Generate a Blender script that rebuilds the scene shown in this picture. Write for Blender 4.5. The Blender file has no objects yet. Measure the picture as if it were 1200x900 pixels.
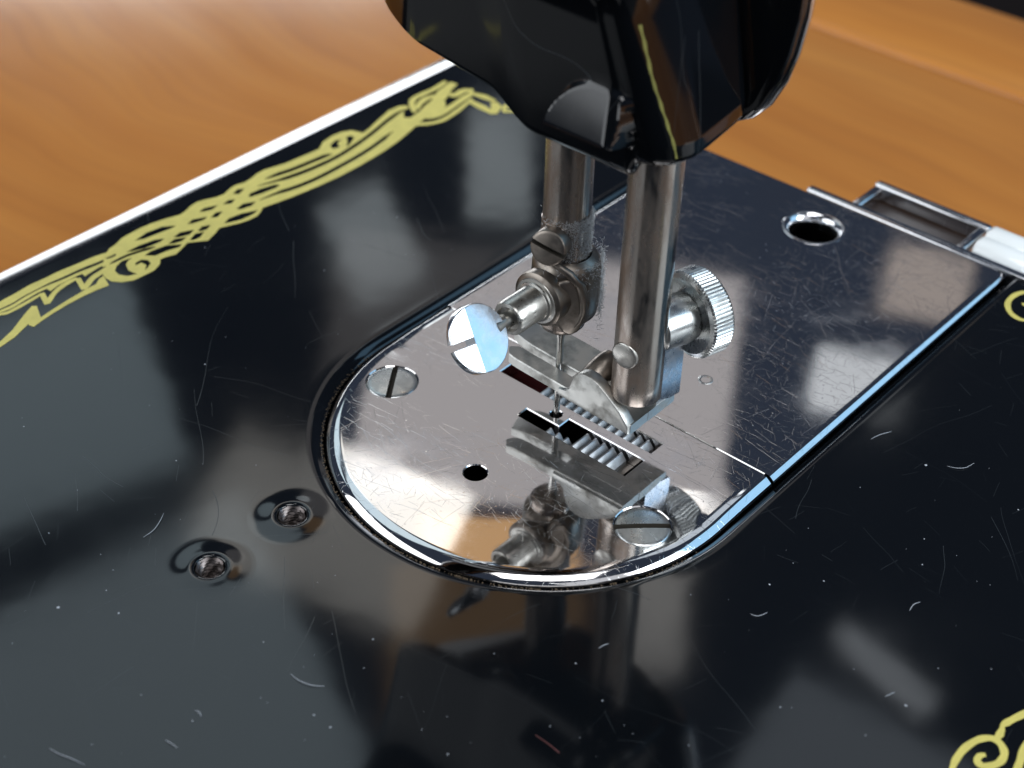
import bpy, bmesh, math, random
from mathutils import Vector, Matrix, Quaternion
from mathutils.geometry import delaunay_2d_cdt
random.seed(7)
C = bpy.context.scene.collection
sc = bpy.context.scene
MM = 0.001
PI = math.pi

# ------------------------------------------------------------------ camera, world, lamps, exposure
cam = bpy.data.cameras.new('camera'); cam_ob = bpy.data.objects.new('camera', cam); C.objects.link(cam_ob)
sc.camera = cam_ob
right = Vector((0.65306984, -0.75689248, 0.02477033)); up = Vector((0.45176149, 0.41562799, 0.78940796)); fwd = Vector((0.60779219, 0.50434825, -0.61336897))
M = Matrix(((right.x, up.x, -fwd.x, -117.6709*MM), (right.y, up.y, -fwd.y, -92.6851*MM), (right.z, up.z, -fwd.z, 122.7474*MM), (0, 0, 0, 1)))
cam_ob.matrix_world = M
cam.sensor_width = 36; cam.lens = 36*1885.448/1200
cam.clip_start = 0.01; cam.clip_end = 20
cam.dof.use_dof = True; cam.dof.focus_distance = 0.184; cam.dof.aperture_fstop = 30
sc.view_settings.view_transform = 'Standard'; sc.view_settings.look = 'None'
sc.view_settings.exposure = 0.18; sc.view_settings.gamma = 1; sc.view_settings.use_curve_mapping = False

world = bpy.data.worlds.new('World'); sc.world = world; world.use_nodes = True
bg = world.node_tree.nodes['Background']; bg.inputs[0].default_value = (0.42, 0.55, 0.85, 1); bg.inputs[1].default_value = 0.075

def lamp(name, az, el, radiance, color, dist=1.5, at=(0, 0, 0), roll=0):
    """soft rectangular room light filling the given range of directions as seen from the needle"""
    a0, a1 = map(math.radians, az); e0, e1 = map(math.radians, el)
    a, e = (a0+a1)/2, (e0+e1)/2
    d = Vector((math.cos(a)*math.cos(e), math.sin(a)*math.cos(e), math.sin(e)))
    l = bpy.data.lights.new(name, 'AREA'); l.shape = 'RECTANGLE'
    l.size = 2*dist*math.tan((a1-a0)/2)*math.cos(e); l.size_y = 2*dist*math.tan((e1-e0)/2)
    l.color = color; l.energy = radiance*PI*l.size*l.size_y
    o = bpy.data.objects.new(name, l); C.objects.link(o)
    o.location = d*dist + Vector(at)*MM
    zax = d; xax = Vector((0, 0, 1)).cross(zax).normalized(); yax = zax.cross(xax)
    cr, sr = math.cos(math.radians(roll)), math.sin(math.radians(roll)); xax, yax = xax*cr+yax*sr, yax*cr-xax*sr
    o.matrix_world = Matrix(((xax.x, yax.x, zax.x, o.location.x), (xax.y, yax.y, zax.y, o.location.y), (xax.z, yax.z, zax.z, o.location.z), (0, 0, 0, 1)))
    return o
lamp('rear_ceiling_light', (-178, -92), (54, 88), 5.0, (.97, .98, 1.0), 1.6)
lamp('left_rear_fill', (112, 178), (4, 44), 2.4, (.92, .96, 1.0), 1.6)  # unseen lamp added to brighten the arched boss on the head
lamp('rear_wall_glow', (-128, -94), (14, 48), .7, (.95, .97, 1.0), 1.7)
lamp('right_sky_window', (-63, -28), (8, 44), 1.3, (.36, .68, 1.0), 1.5)
lamp('right_window', (-92, -64), (8, 44), 6.5, (.88, .95, 1.0), 1.5)
lamp('front_window', (42, 74), (-1.4, 6.5), 6.5, (.92, .96, 1.0), 1.5)
lamp('left_wall_glow', (57, 92), (33.5, 41.4), 1.05, (.74, .92, 1.0), 1.7)
lamp('left_wall_upper_glow', (50, 92), (44.3, 58), 1.05, (.76, .92, 1.0), 1.7, roll=6)
lamp('sloped_wall_glow', (43.2, 56.5), (41.0, 46), 1.4, (1.0, .97, .90), 1.5, roll=-29)
lamp('grey_wall_glow', (29, 49.3), (32.5, 43.8), .42, (1.0, .94, .91), 1.8, roll=-5)
lamp('pale_gap', (45, 48.5), (29.8, 34), 1.3, (.86, .96, 1.0), 1.4, roll=25)
lamp('pale_gap_high', (39.3, 42.2), (26.5, 31), 1.3, (.86, .96, 1.0), 1.4)
lamp('warm_panel', (35, 46.8), (44.7, 53), .6, (1.0, .58, .22), 1.35)
lamp('pale_panel', (29.5, 33), (44, 48.5), 1.7, (1.0, .97, .92), 1.5)
lamp('tan_patch', (18.8, 22.6), (30.3, 33), .36, (1.0, .85, .72), 1.4)
lamp('grey_patch', (20.5, 25), (34.8, 37.4), .7, (.92, .97, 1.0), 1.4)
lamp('low_right_glow', (6, 25), (48.6, 56), .75, (.80, .90, 1.0), 1.4, roll=-12)
lamp('low_right_streak', (14.5, 21), (46.1, 47.1), 1.9, (.88, .94, 1.0), 1.3, roll=-22)


# ------------------------------------------------------------------ material helpers
def lin(r, g, b):
    f = lambda c: (c/255/12.92 if c/255 < 0.04045 else ((c/255+0.055)/1.055)**2.4)
    return (f(r), f(g), f(b), 1)
class NT:
    def __init__(s, name):
        s.m = bpy.data.materials.new(name); s.m.use_nodes = True; s.t = s.m.node_tree
        s.b = s.t.nodes['Principled BSDF']; s.co = s.n('ShaderNodeTexCoord').outputs['Object']
    def n(s, ty, **kw):
        x = s.t.nodes.new(ty)
        for k, v in kw.items(): setattr(x, k, v)
        return x
    def link(s, a, b): s.t.links.new(a, b)
    def val(s, sock, v):
        if isinstance(v, (int, float, tuple, list)): sock.default_value = v
        else: s.link(v, sock)
    def math(s, op, a, b=None, c=None):
        x = s.n('ShaderNodeMath', operation=op); s.val(x.inputs[0], a)
        if b is not None: s.val(x.inputs[1], b)
        if c is not None: s.val(x.inputs[2], c)
        return x.outputs[0]
    def vmath(s, op, a, b=None, scale=None):
        x = s.n('ShaderNodeVectorMath', operation=op); s.val(x.inputs[0], a)
        if b is not None: s.val(x.inputs[1], b)
        if scale is not None: x.inputs['Scale'].default_value = scale
        return x.outputs[0]
    def noise(s, scale, detail=3, rough=.5, vec=None, stretch=None):
        v = vec or s.co
        if stretch: v = s.vmath('MULTIPLY', v, stretch)
        x = s.n('ShaderNodeTexNoise'); s.link(v, x.inputs['Vector'])
        x.inputs['Scale'].default_value = scale; x.inputs['Detail'].default_value = detail; x.inputs['Roughness'].default_value = rough
        return x.outputs[0]
    def maprange(s, v, a, b, c=0, d=1):
        x = s.n('ShaderNodeMapRange'); s.link(v, x.inputs[0])
        for i, q in enumerate((a, b, c, d)): s.val(x.inputs[i+1], q)
        return x.outputs[0]
    def mix(s, f, a, b):
        x = s.n('ShaderNodeMix', data_type='RGBA'); s.val(x.inputs[0], f); s.val(x.inputs[6], a); s.val(x.inputs[7], b)
        return x.outputs[2]
    def scratches(s, cell, width, length, keep, seed, bias=None, warp=.15):
        """one hairline per Voronoi cell, each at its own angle; sizes in mm; returns a 0..1 mask"""
        p = s.vmath('SCALE', s.co, scale=1000/cell)
        p = s.vmath('ADD', p, (seed*7.3, seed*3.1, 0))
        w = s.n('ShaderNodeTexNoise'); s.link(p, w.inputs['Vector']); w.inputs['Scale'].default_value = .9; w.inputs['Detail'].default_value = 1
        p = s.vmath('ADD', p, s.vmath('SCALE', w.outputs['Color'], scale=warp))
        v = s.n('ShaderNodeTexVoronoi', voronoi_dimensions='2D'); s.link(p, v.inputs['Vector']); v.inputs['Scale'].default_value = 1
        off = s.vmath('SUBTRACT', p, v.outputs['Position'])
        cs = s.n('ShaderNodeSeparateColor'); s.link(v.outputs['Color'], cs.inputs[0])
        if bias is None: ang = s.math('MULTIPLY', cs.outputs[0], 6.283)
        else: ang = s.math('MULTIPLY_ADD', cs.outputs[0], bias[1], bias[0])
        r = s.n('ShaderNodeVectorRotate', rotation_type='Z_AXIS'); s.link(off, r.inputs['Vector']); s.link(ang, r.inputs['Angle'])
        x = s.n('ShaderNodeSeparateXYZ'); s.link(r.outputs[0], x.inputs[0])
        my = s.maprange(s.math('ABSOLUTE', x.outputs[1]), 0, width/cell, 1, 0)
        mx = s.math('LESS_THAN', s.math('ABSOLUTE', x.outputs[0]), length/cell)
        mk = s.maprange(cs.outputs[1], 1-keep, 1, 0, 1)
        return s.math('MULTIPLY', s.math('MULTIPLY', my, mx), mk)
    def add(s, *a):
        o = a[0]
        for q in a[1:]: o = s.math('MAXIMUM', o, q)
        return o
    def bump(s, h, dist, strength=1.0, normal=None):
        x = s.n('ShaderNodeBump'); s.link(h, x.inputs['Height']); x.inputs['Distance'].default_value = dist; x.inputs['Strength'].default_value = strength
        if normal: s.link(normal, x.inputs['Normal'])
        return x.outputs[0]
    def set(s, **kw):
        names = dict(color='Base Color', metal='Metallic', rough='Roughness', normal='Normal', ior='IOR', coat='Coat Weight', spec='Specular IOR Level', croughness='Coat Roughness')
        for k, v in kw.items(): s.val(s.b.inputs[names[k]], v)
        return s.m

def enamel():
    m = NT('black_enamel')
    s1 = m.scratches(26, .05, 12, .45, 1, warp=.5); s2 = m.scratches(9, .035, 4, .4, 2, warp=.3); s3 = m.scratches(3, .02, 1.4, .4, 3); s4 = m.scratches(17, .03, 13, .6, 7, warp=.35)
    sp = m.scratches(14, .035, 7, .5, 5, bias=(1.9, .5))
    sm = m.add(s1, s2, s3, s4, sp)
    wear = m.maprange(m.noise(35, 4), .45, .75)
    f = m.math('MULTIPLY', sm, m.maprange(m.noise(26, 3), .38, .64, .07, .9))
    col = m.mix(f, (.0028, .0036, .0048, 1), (.07, .085, .095, 1))
    haze = m.math('MULTIPLY', m.maprange(m.noise(60, 5, .6), .4, .8), .004)
    rg = m.math('ADD', m.math('MULTIPLY_ADD', wear, .05, .065), m.math('MULTIPLY', f, .5))
    wob = m.bump(m.noise(70, 2), .00012, .25)
    return m.set(color=col, rough=rg, normal=wob, ior=1.55)
def chrome(name='chrome', base=(.62, .605, .60, 1), rough=.03, dense=1.0):
    m = NT(name)
    a = m.scratches(1.5, .013, 1.3, .5*dense, 1); b = m.scratches(.9, .010, .7, .6*dense, 2); c = m.scratches(4.2, .016, 4, .6*dense, 3, warp=.2)
    d = m.scratches(1.9, .020, 1.7, .8*dense, 4, bias=(-1.9, .6)); h = m.scratches(4.5, .022, 4, .7*dense, 9, bias=(-1.85, .45))
    e = m.scratches(1.4, .06, .10, .3*dense, 6); g = m.scratches(8, .022, 6, .6*dense, 8, warp=.25)
    a = m.add(a, g, h)
    zone = m.maprange(m.noise(34, 4, .6), .42, .68, .03, 1)
    s = m.math('MULTIPLY', m.add(a, b, c, d, e), zone)
    n2 = m.noise(160, 4, .6)
    hz = m.maprange(m.noise(42, 6, .66), .52, .74)
    rg = m.math('ADD', m.math('MULTIPLY_ADD', m.maprange(n2, .35, .75), .04, rough), m.math('ADD', m.math('MULTIPLY', s, .38), m.math('MULTIPLY', hz, .09)))
    col = m.mix(m.math('MULTIPLY', hz, .40), base, (.56, .61, .72, 1))
    col = m.mix(m.math('MULTIPLY', s, .7), col, (.88, .90, .95, 1))
    nb = m.bump(s, .00002, .5, m.bump(m.noise(90, 2), .0002, .05))
    return m.set(color=col, metal=1.0, rough=rg, normal=nb)
def steel(name, base, rough, grime=.5, gcol=(.05, .035, .025, 1), fine=900):
    m = NT(name)
    g = m.maprange(m.noise(220, 5, .65), .48, .72)
    g = m.math('MULTIPLY', g, grime)
    f = m.noise(fine, 3, .6)
    col = m.mix(g, base, gcol)
    rg = m.math('ADD', m.math('MULTIPLY_ADD', m.maprange(f, .3, .7), .12, rough), m.math('MULTIPLY', g, .35))
    return m.set(color=col, metal=m.math('SUBTRACT', 1.0, m.math('MULTIPLY', g, .55)), rough=rg, normal=m.bump(f, .00003, .3))
def plain(name, col, rough, metal=0.0, nscale=300, bump=.00004, var=.35):
    m = NT(name); f = m.noise(nscale, 4, .6)
    c2 = tuple(x*(1-var) for x in col[:3])+(1,)
    return m.set(color=m.mix(f, col, c2), rough=rough, metal=metal, normal=m.bump(f, bump, .4))
def wood():
    m = NT('varnished_wood')
    # grain runs along the y axis
    dist = m.noise(5, 3, .5)
    warp = m.n('ShaderNodeCombineXYZ'); m.link(m.math('MULTIPLY', m.math('SUBTRACT', dist, .5), .11), warp.inputs[0])
    v = m.vmath('ADD', m.co, warp.outputs[0])
    g1 = m.noise(1, 4, .55, vec=v, stretch=(55, 4, 10))
    g2 = m.noise(1, 3, .6, vec=v, stretch=(420, 14, 60))
    g3 = m.noise(1, 4, .6, vec=v, stretch=(17, 6, 4))
    wv = m.n('ShaderNodeTexWave', wave_type='BANDS', bands_direction='X'); m.link(m.vmath('MULTIPLY', v, (1, .18, 1)), wv.inputs['Vector'])
    wv.inputs['Scale'].default_value = 16; wv.inputs['Distortion'].default_value = 5; wv.inputs['Detail'].default_value = 2; wv.inputs['Detail Scale'].default_value = 1.2
    t = m.math('ADD', m.math('MULTIPLY', g1, .30), m.math('ADD', m.math('MULTIPLY', g3, .62), m.math('MULTIPLY', wv.outputs['Fac'], .08)))
    r = m.n('ShaderNodeValToRGB'); m.link(t, r.inputs[0]); e = r.color_ramp.elements
    e[0].position = .28; e[0].color = (.37, .132, .028, 1); e[1].position = .72; e[1].color = (.53, .228, .052, 1)
    k = e.new(.5); k.color = (.46, .180, .038, 1)
    col = m.mix(m.maprange(g2, .46, .72, 0, .28), r.outputs[0], (.26, .10, .03, 1))
    return m.set(color=col, rough=m.maprange(g3, .3, .7, .12, .17), normal=m.bump(g2, .00005, .3), spec=.35)
def bar_metal():
    m = NT('worn_steel_bar')
    st = m.noise(1, 4, .6, stretch=(500, 500, 45)); g = m.maprange(m.noise(1, 5, .65, stretch=(190, 190, 60)), .44, .68)
    col = m.mix(m.maprange(st, .3, .7), (.55, .52, .485, 1), (.40, .365, .33, 1)); col = m.mix(m.math('MULTIPLY', g, .75), col, (.15, .08, .042, 1))
    rg = m.math('ADD', m.math('MULTIPLY_ADD', st, .12, .10), m.math('MULTIPLY', g, .2))
    return m.set(color=col, metal=m.math('SUBTRACT', 1.0, m.math('MULTIPLY', g, .4)), rough=rg, normal=m.bump(st, .00003, .2))
ENAMEL = enamel(); CHROME = chrome(); CHROME2 = chrome('chrome_trim', (.66, .66, .67, 1), .1, .35)
BARM = bar_metal()
STEEL = steel('dull_steel', (.46, .45, .42, 1), .24, .6)
STEELD = steel('dark_oily_steel', (.25, .22, .19, 1), .30, .75)
NICKEL = steel('nickel', (.56, .575, .57, 1), .22, .4, (.16, .15, .12, 1))
FOOTM = steel('worn_nickel_foot', (.50, .50, .475, 1), .34, .7, (.13, .115, .09, 1))
TOOTHM = steel('feed_steel', (.40, .41, .42, 1), .36, .6, (.05, .045, .04, 1))
BRIGHT = steel('bright_nickel', (.72, .76, .80, 1), .13, .05)
SHANK = steel('shank_steel', (.50, .53, .58, 1), .2, .3)
SLOTM = plain('slot_dirt', (.05, .043, .033, 1), .6)
NEEDLEM = steel('needle_steel', (.55, .53, .5, 1), .14, .2)
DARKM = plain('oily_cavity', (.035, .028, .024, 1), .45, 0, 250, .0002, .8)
RUST = steel('rusty_thread', (.16, .14, .135, 1), .34, .9, (.05, .025, .018, 1), 700)
STRIPE = plain('dim_gold_line', (.40, .40, .12, 1), .4, 0.0, 700, .00002, .6)
FELT = plain('red_felt', (.16, .012, .014, 1), .8)
GOLD = plain('gold_decal', (.78, .69, .19, 1), .36, 0.15, 500, .00002, .34)
WHITEK = plain('white_knob', (.80, .84, .84, 1), .12, 0, 200, .00002, .05)
DUSTM = plain('dust', (.50, .54, .60, 1), .8)
GRIMEM = plain('brown_grime', (.11, .075, .042, 1), .7)
LINTM = plain('grey_lint', (.66, .67, .68, 1), .9)
WOOD = wood()
FLOORM = plain('dark_floor', (.03, .018, .010, 1), .5)

# ------------------------------------------------------------------ object helpers (all sizes in millimetres, z = 0 is the bed surface)
ABS = {}
def link(o, parent, loc):
    C.objects.link(o); ABS[o] = Vector(loc)
    o.parent = parent
    o.location = (Vector(loc) - (ABS[parent] if parent else Vector((0, 0, 0))))*MM
    return o
def empty(name, loc=(0, 0, 0), parent=None):
    o = bpy.data.objects.new(name, None); o.empty_display_size = .01
    return link(o, parent, loc)
def tag(o, label=None, cat=None, group=None, kind=None):
    for k, v in (('label', label), ('category', cat), ('group', group), ('kind', kind)):
        if v: o[k] = v
    return o
class MB:
    def __init__(s): s.v = []; s.f = []; s.second = []
    def add(s, vs, fs):
        k = len(s.v); s.v += [tuple(p) for p in vs]; s.f += [tuple(i+k for i in f) for f in fs]
    def build(s, name, mat, parent=None, org=(0, 0, 0), angle=35, weld=True, mat2=None):
        me = bpy.data.meshes.new(name); o = Vector(org)
        me.from_pydata([(Vector(p)-o)*MM for p in s.v], [], s.f)
        if weld:
            bm = bmesh.new(); bm.from_mesh(me); bmesh.ops.recalc_face_normals(bm, faces=bm.faces); bm.to_mesh(me); bm.free()
        for p in me.polygons: p.use_smooth = True
        if angle < 180: me.set_sharp_from_angle(angle=math.radians(angle))
        me.materials.append(mat)
        if mat2:
            me.materials.append(mat2)
            for i in s.second: me.polygons[i].material_index = 1
        return link(bpy.data.objects.new(name, me), parent, org)
def frame(axis, hint=(0, 0, 1)):
    a = Vector(axis).normalized(); h = Vector(hint)
    if abs(a.dot(h)) > .97: h = Vector((0, 1, 0))
    x = h.cross(a).normalized(); y = a.cross(x)
    return a, x, y
def lathe(mb, prof, org=(0, 0, 0), axis=(0, 0, 1), n=48, closed=True, mod=None):
    """profile of (radius, height along axis)"""
    a, x, y = frame(axis); o = Vector(org); vs = []; fs = []
    for j, (r, t) in enumerate(prof):
        for i in range(n):
            th = 2*PI*i/n; rr = r*(mod(j, i) if mod else 1)
            vs.append(o + a*t + (x*math.cos(th)+y*math.sin(th))*rr)
    for j in range(len(prof)-1):
        for i in range(n):
            k = (i+1) % n; fs.append((j*n+i, j*n+k, (j+1)*n+k, (j+1)*n+i))
    if closed: fs.append(tuple(range(n))[::-1]); fs.append(tuple(range((len(prof)-1)*n, len(prof)*n)))
    mb.add(vs, fs)
def tube(mb, pts, r, n=10):
    pts = [Vector(p) for p in pts]; vs = []; fs = []
    px = None
    for i, p in enumerate(pts):
        d = (pts[min(i+1, len(pts)-1)]-pts[max(i-1, 0)]).normalized()
        if px is None: _, px, py = frame(d)
        px = (px - d*px.dot(d)).normalized(); py = d.cross(px)
        rr = r[i] if isinstance(r, (list, tuple)) else r
        vs += [p+(px*math.cos(2*PI*k/n)+py*math.sin(2*PI*k/n))*rr for k in range(n)]
    for j in range(len(pts)-1):
        for k in range(n):
            q = (k+1) % n; fs.append((j*n+k, j*n+q, (j+1)*n+q, (j+1)*n+k))
    fs.append(tuple(range(n))[::-1]); fs.append(tuple(range((len(pts)-1)*n, len(pts)*n)))
    mb.add(vs, fs)
def loft(mb, rings, cap0=True, cap1=True):
    n = len(rings[0]); vs = [p for r in rings for p in r]; fs = []
    for j in range(len(rings)-1):
        for i in range(n):
            k = (i+1) % n; fs.append((j*n+i, j*n+k, (j+1)*n+k, (j+1)*n+i))
    if cap0: fs.append(tuple(range(n))[::-1])
    if cap1: fs.append(tuple(range((len(rings)-1)*n, len(rings)*n)))
    mb.add(vs, fs)
def rbox(lo, hi, bev, name, mat, parent, seg=3, angle=40):
    bm = bmesh.new(); c = [(a+b)/2 for a, b in zip(lo, hi)]
    bmesh.ops.create_cube(bm, size=1)
    for v in bm.verts: v.co = Vector([v.co[i]*(hi[i]-lo[i])*MM for i in range(3)])
    if bev: bmesh.ops.bevel(bm, geom=list(bm.edges), offset=bev*MM, segments=seg, profile=.5, affect='EDGES')
    me = bpy.data.meshes.new(name); bm.to_mesh(me); bm.free()
    for p in me.polygons: p.use_smooth = True
    me.set_sharp_from_angle(angle=math.radians(angle)); me.materials.append(mat)
    return link(bpy.data.objects.new(name, me), parent, c)
def prism(mb, poly, to3, t0, t1, bev=0.0):
    """poly in 2D, to3(x, y, t) -> 3D"""
    rings = []
    n = len(poly)
    def inset(d):
        out = []
        A = sum(poly[i][0]*poly[(i+1) % n][1]-poly[(i+1) % n][0]*poly[i][1] for i in range(n))
        sgn = 1 if A > 0 else -1
        for i in range(n):
            p0, p1, p2 = Vector(poly[i-1]), Vector(poly[i]), Vector(poly[(i+1) % n])
            a = (p1-p0).normalized(); b = (p2-p1).normalized()
            na = Vector((-a.y, a.x))*sgn; nb = Vector((-b.y, b.x))*sgn
            m = (na+nb); m = m/max(m.dot(na), .3) if m.length > 1e-6 else na
            out.append(p1+m*d)
        return out
    if bev:
        for d, t in ((bev, t0), (bev*.3, t0+bev*.3), (0, t0+bev), (0, t1-bev), (bev*.3, t1-bev*.3), (bev, t1)):
            rings.append([to3(p[0], p[1], t) for p in inset(d)])
    else:
        rings = [[to3(p[0], p[1], t) for p in poly] for t in (t0, t1)]
    loft(mb, rings)
def inside(p, poly):
    r = False; n = len(poly); x, y = p
    for i in range(n):
        x0, y0 = poly[i]; x1, y1 = poly[(i+1) % n]
        if (y0 > y) != (y1 > y) and x < (x1-x0)*(y-y0)/(y1-y0)+x0: r = not r
    return r
def fill(mb, outer, holes, z, grid=0):
    """flat sheet with holes; z a number or a function of (x, y)"""
    pts = []; edges = []
    for lp in [outer]+holes:
        k = len(pts); n = len(lp); pts += [Vector(p[:2]) for p in lp]; edges += [(k+i, k+(i+1) % n) for i in range(n)]
    if grid:
        xs = [q[0] for q in outer]; ys = [q[1] for q in outer]
        x = min(xs)+grid*.5
        while x < max(xs):
            y = min(ys)+grid*.5
            while y < max(ys):
                if inside((x, y), outer) and not any(inside((x, y), h) for h in holes) and min((Vector((x, y))-q).length for q in pts[:sum(map(len, [outer]+holes))]) > grid*.45: pts.append(Vector((x, y)))
                y += grid
            x += grid
    vo, _, fo, *_ = delaunay_2d_cdt(pts, edges, [], 0, 1e-5)
    fs = []
    for f in fo:
        c = sum((vo[i] for i in f), Vector((0, 0)))/len(f)
        if inside(c, outer) and not any(inside(c, h) for h in holes):
            fs.append(tuple(f))
    zz = z if callable(z) else (lambda x, y: z)
    mb.add([(p.x, p.y, zz(p.x, p.y)) for p in vo], fs)
def circle(c, r, n=32): return [(c[0]+r*math.cos(2*PI*i/n), c[1]+r*math.sin(2*PI*i/n)) for i in range(n)]
def offset_loop(lp, d):
    n = len(lp); A = sum(lp[i][0]*lp[(i+1) % n][1]-lp[(i+1) % n][0]*lp[i][1] for i in range(n)); s = 1 if A > 0 else -1; out = []
    for i in range(n):
        p0, p1, p2 = Vector(lp[i-1][:2]), Vector(lp[i][:2]), Vector(lp[(i+1) % n][:2])
        a = (p1-p0).normalized(); b = (p2-p1).normalized()
        na = Vector((a.y, -a.x))*s; nb = Vector((b.y, -b.x))*s
        m = na+nb; m = m/m.dot(na) if m.length > 1e-6 else na
        out.append(tuple(p1+m*d))
    return out
def hole_wall(mb, lp, z0, depth, cham=.12):
    """lp is the clear hole; the sheet's own edge is lp grown by cham"""
    a = offset_loop(lp, cham)
    loft(mb, [[(x, y, z0) for x, y in a], [(x, y, z0-cham) for x, y in lp], [(x, y, z0-depth) for x, y in lp]], False, False)
    return a

# ------------------------------------------------------------------ the setting: floor far below and the wooden table
flo = MB(); flo.add([(-3000, -3000, -780), (3000, -3000, -780), (3000, 3000, -780), (-3000, 3000, -780)], [(0, 1, 2, 3)])
tag(flo.build('floor', FLOORM), kind='structure')
TZ = -45
table = tag(empty('table_top', (0, 0, TZ)), kind='structure')
rbox((-420, -420, TZ-25), (203.6, 420, TZ), 1.2, 'board', WOOD, table)
rbox((205.0, -420, TZ-25), (243, 420, TZ+.5), 2.0, 'board', WOOD, table)
DECAL = [
 (1.45, [(-29.95,68.51),(-28.81,68.52),(-26.81,68.64),(-23.71,68.88),(-20.79,68.82),(-16.94,68.58),(-13.13,68.17),(-10.12,67.73)]),
 (0.6, [(-30.16,67.68),(-29.6,67.4),(-27.83,67.21),(-25.72,67.46),(-23.06,67.62),(-19.95,67.26),(-16.9,67.01),(-14.28,66.69),(-11.71,66.51)]),
 (0.6, [(-30.55,67.12),(-29.96,66.89),(-29.11,66.47),(-27.78,66.46),(-25.78,66.57),(-23.47,66.8)]),
 (1.2, [(-23.4,66.94),(-24.43,64.29)]),
 (0.75, [(-24.32,64.37),(-22.28,65.73),(-20.26,66.31),(-18.08,66.41)]),
 (1.2, [(-18.06,66.3),(-19.06,63.52)]),
 (0.9, [(-18.94,63.61),(-17.01,64.74),(-15.52,65.09),(-13.22,65.38),(-12.13,65.18)]),
 (1.3, [(43.38,68.16),(45.39,68.1),(46.42,67.84),(47.04,67.3)]),
 (2, [(37.25,61.94),(41.79,63.14),(45.51,63.74),(49.32,64.61),(52.15,65.51),(55.19,66.82),(58.25,67.62)]),
 (1, [(46.55,65.35),(48.16,67.5),(49.73,68.62),(51.8,68.69),(54.62,68.56),(57.79,68.97)]),
 (1.1, [(47.62,65.86),(49.31,66.84),(51.32,67.23),(52.75,66.57),(52.25,64.85),(50.51,63.37),(48.59,63.19),(46.91,63.34)]),
 (0.9, [(42.16,63.01),(44.04,62.35),(45.65,61.18),(47.55,60.51),(50.02,60.59),(52.68,61.06),(56.21,61.79)]),
 (1.2, [(46.5,62.96),(48.49,62.11),(51.44,62.38),(55.2,62.86),(58.02,63.17)]),
 (1.3, [(54.78,65.44),(55.45,64.57),(57.22,64.68),(58.51,63.61)]),
 (1.4, [(55.4,61.8),(55.21,58.95),(54.94,56.05)]),
 (1.7, [(54.86,56.03),(56.9,57.17),(57.74,58.5)]),
 (1.3, [(57.64,62.83),(58.05,60.98),(58.15,58.62)]),
 (1.2, [(58.21,56.62),(56.41,55.05)]),
 (1, [(56.55,55.17),(57.96,54.12),(58.92,52.56)]),
 (0.9, [(58.3,56.69),(58.61,55.64),(58.87,54.42)]),
 (1.2, [(57.31,50.72),(57.49,49.46)]),
 (0.78, [(-13.39,-62.3),(-12.69,-62.07),(-11.61,-61.87),(-10.0,-61.84),(-8.37,-62.21),(-7.3,-62.87),(-6.93,-63.68),(-7.32,-64.56),(-8.11,-65.12),(-9.18,-65.21),(-10.12,-64.8),(-10.72,-64.13),(-10.5,-63.48),(-9.76,-63.4),(-9.28,-63.76)]),
 (0.78, [(-6.85,-63.64),(-6.05,-63.6),(-5.12,-63.43)]),
 (0.78, [(-5.25,-63.42),(-4.63,-63.23)]),
 (0.78, [(-4.79,-63.26),(-3.64,-63.6),(-2.03,-64.17),(-0.31,-64.71)]),
 (0.78, [(-9.42,-66.99),(-7.88,-66.66),(-6.16,-66.24),(-4.64,-66.09)]),
 (0.78, [(67.43,-31.14),(66.44,-29.72),(64.62,-29.16),(62.6,-29.4),(60.89,-30.62),(60.32,-32.36),(61.17,-33.95)]),
 (0.95, [(63.71,-30.94),(64.45,-31.74),(63.74,-32.68)])]
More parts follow.
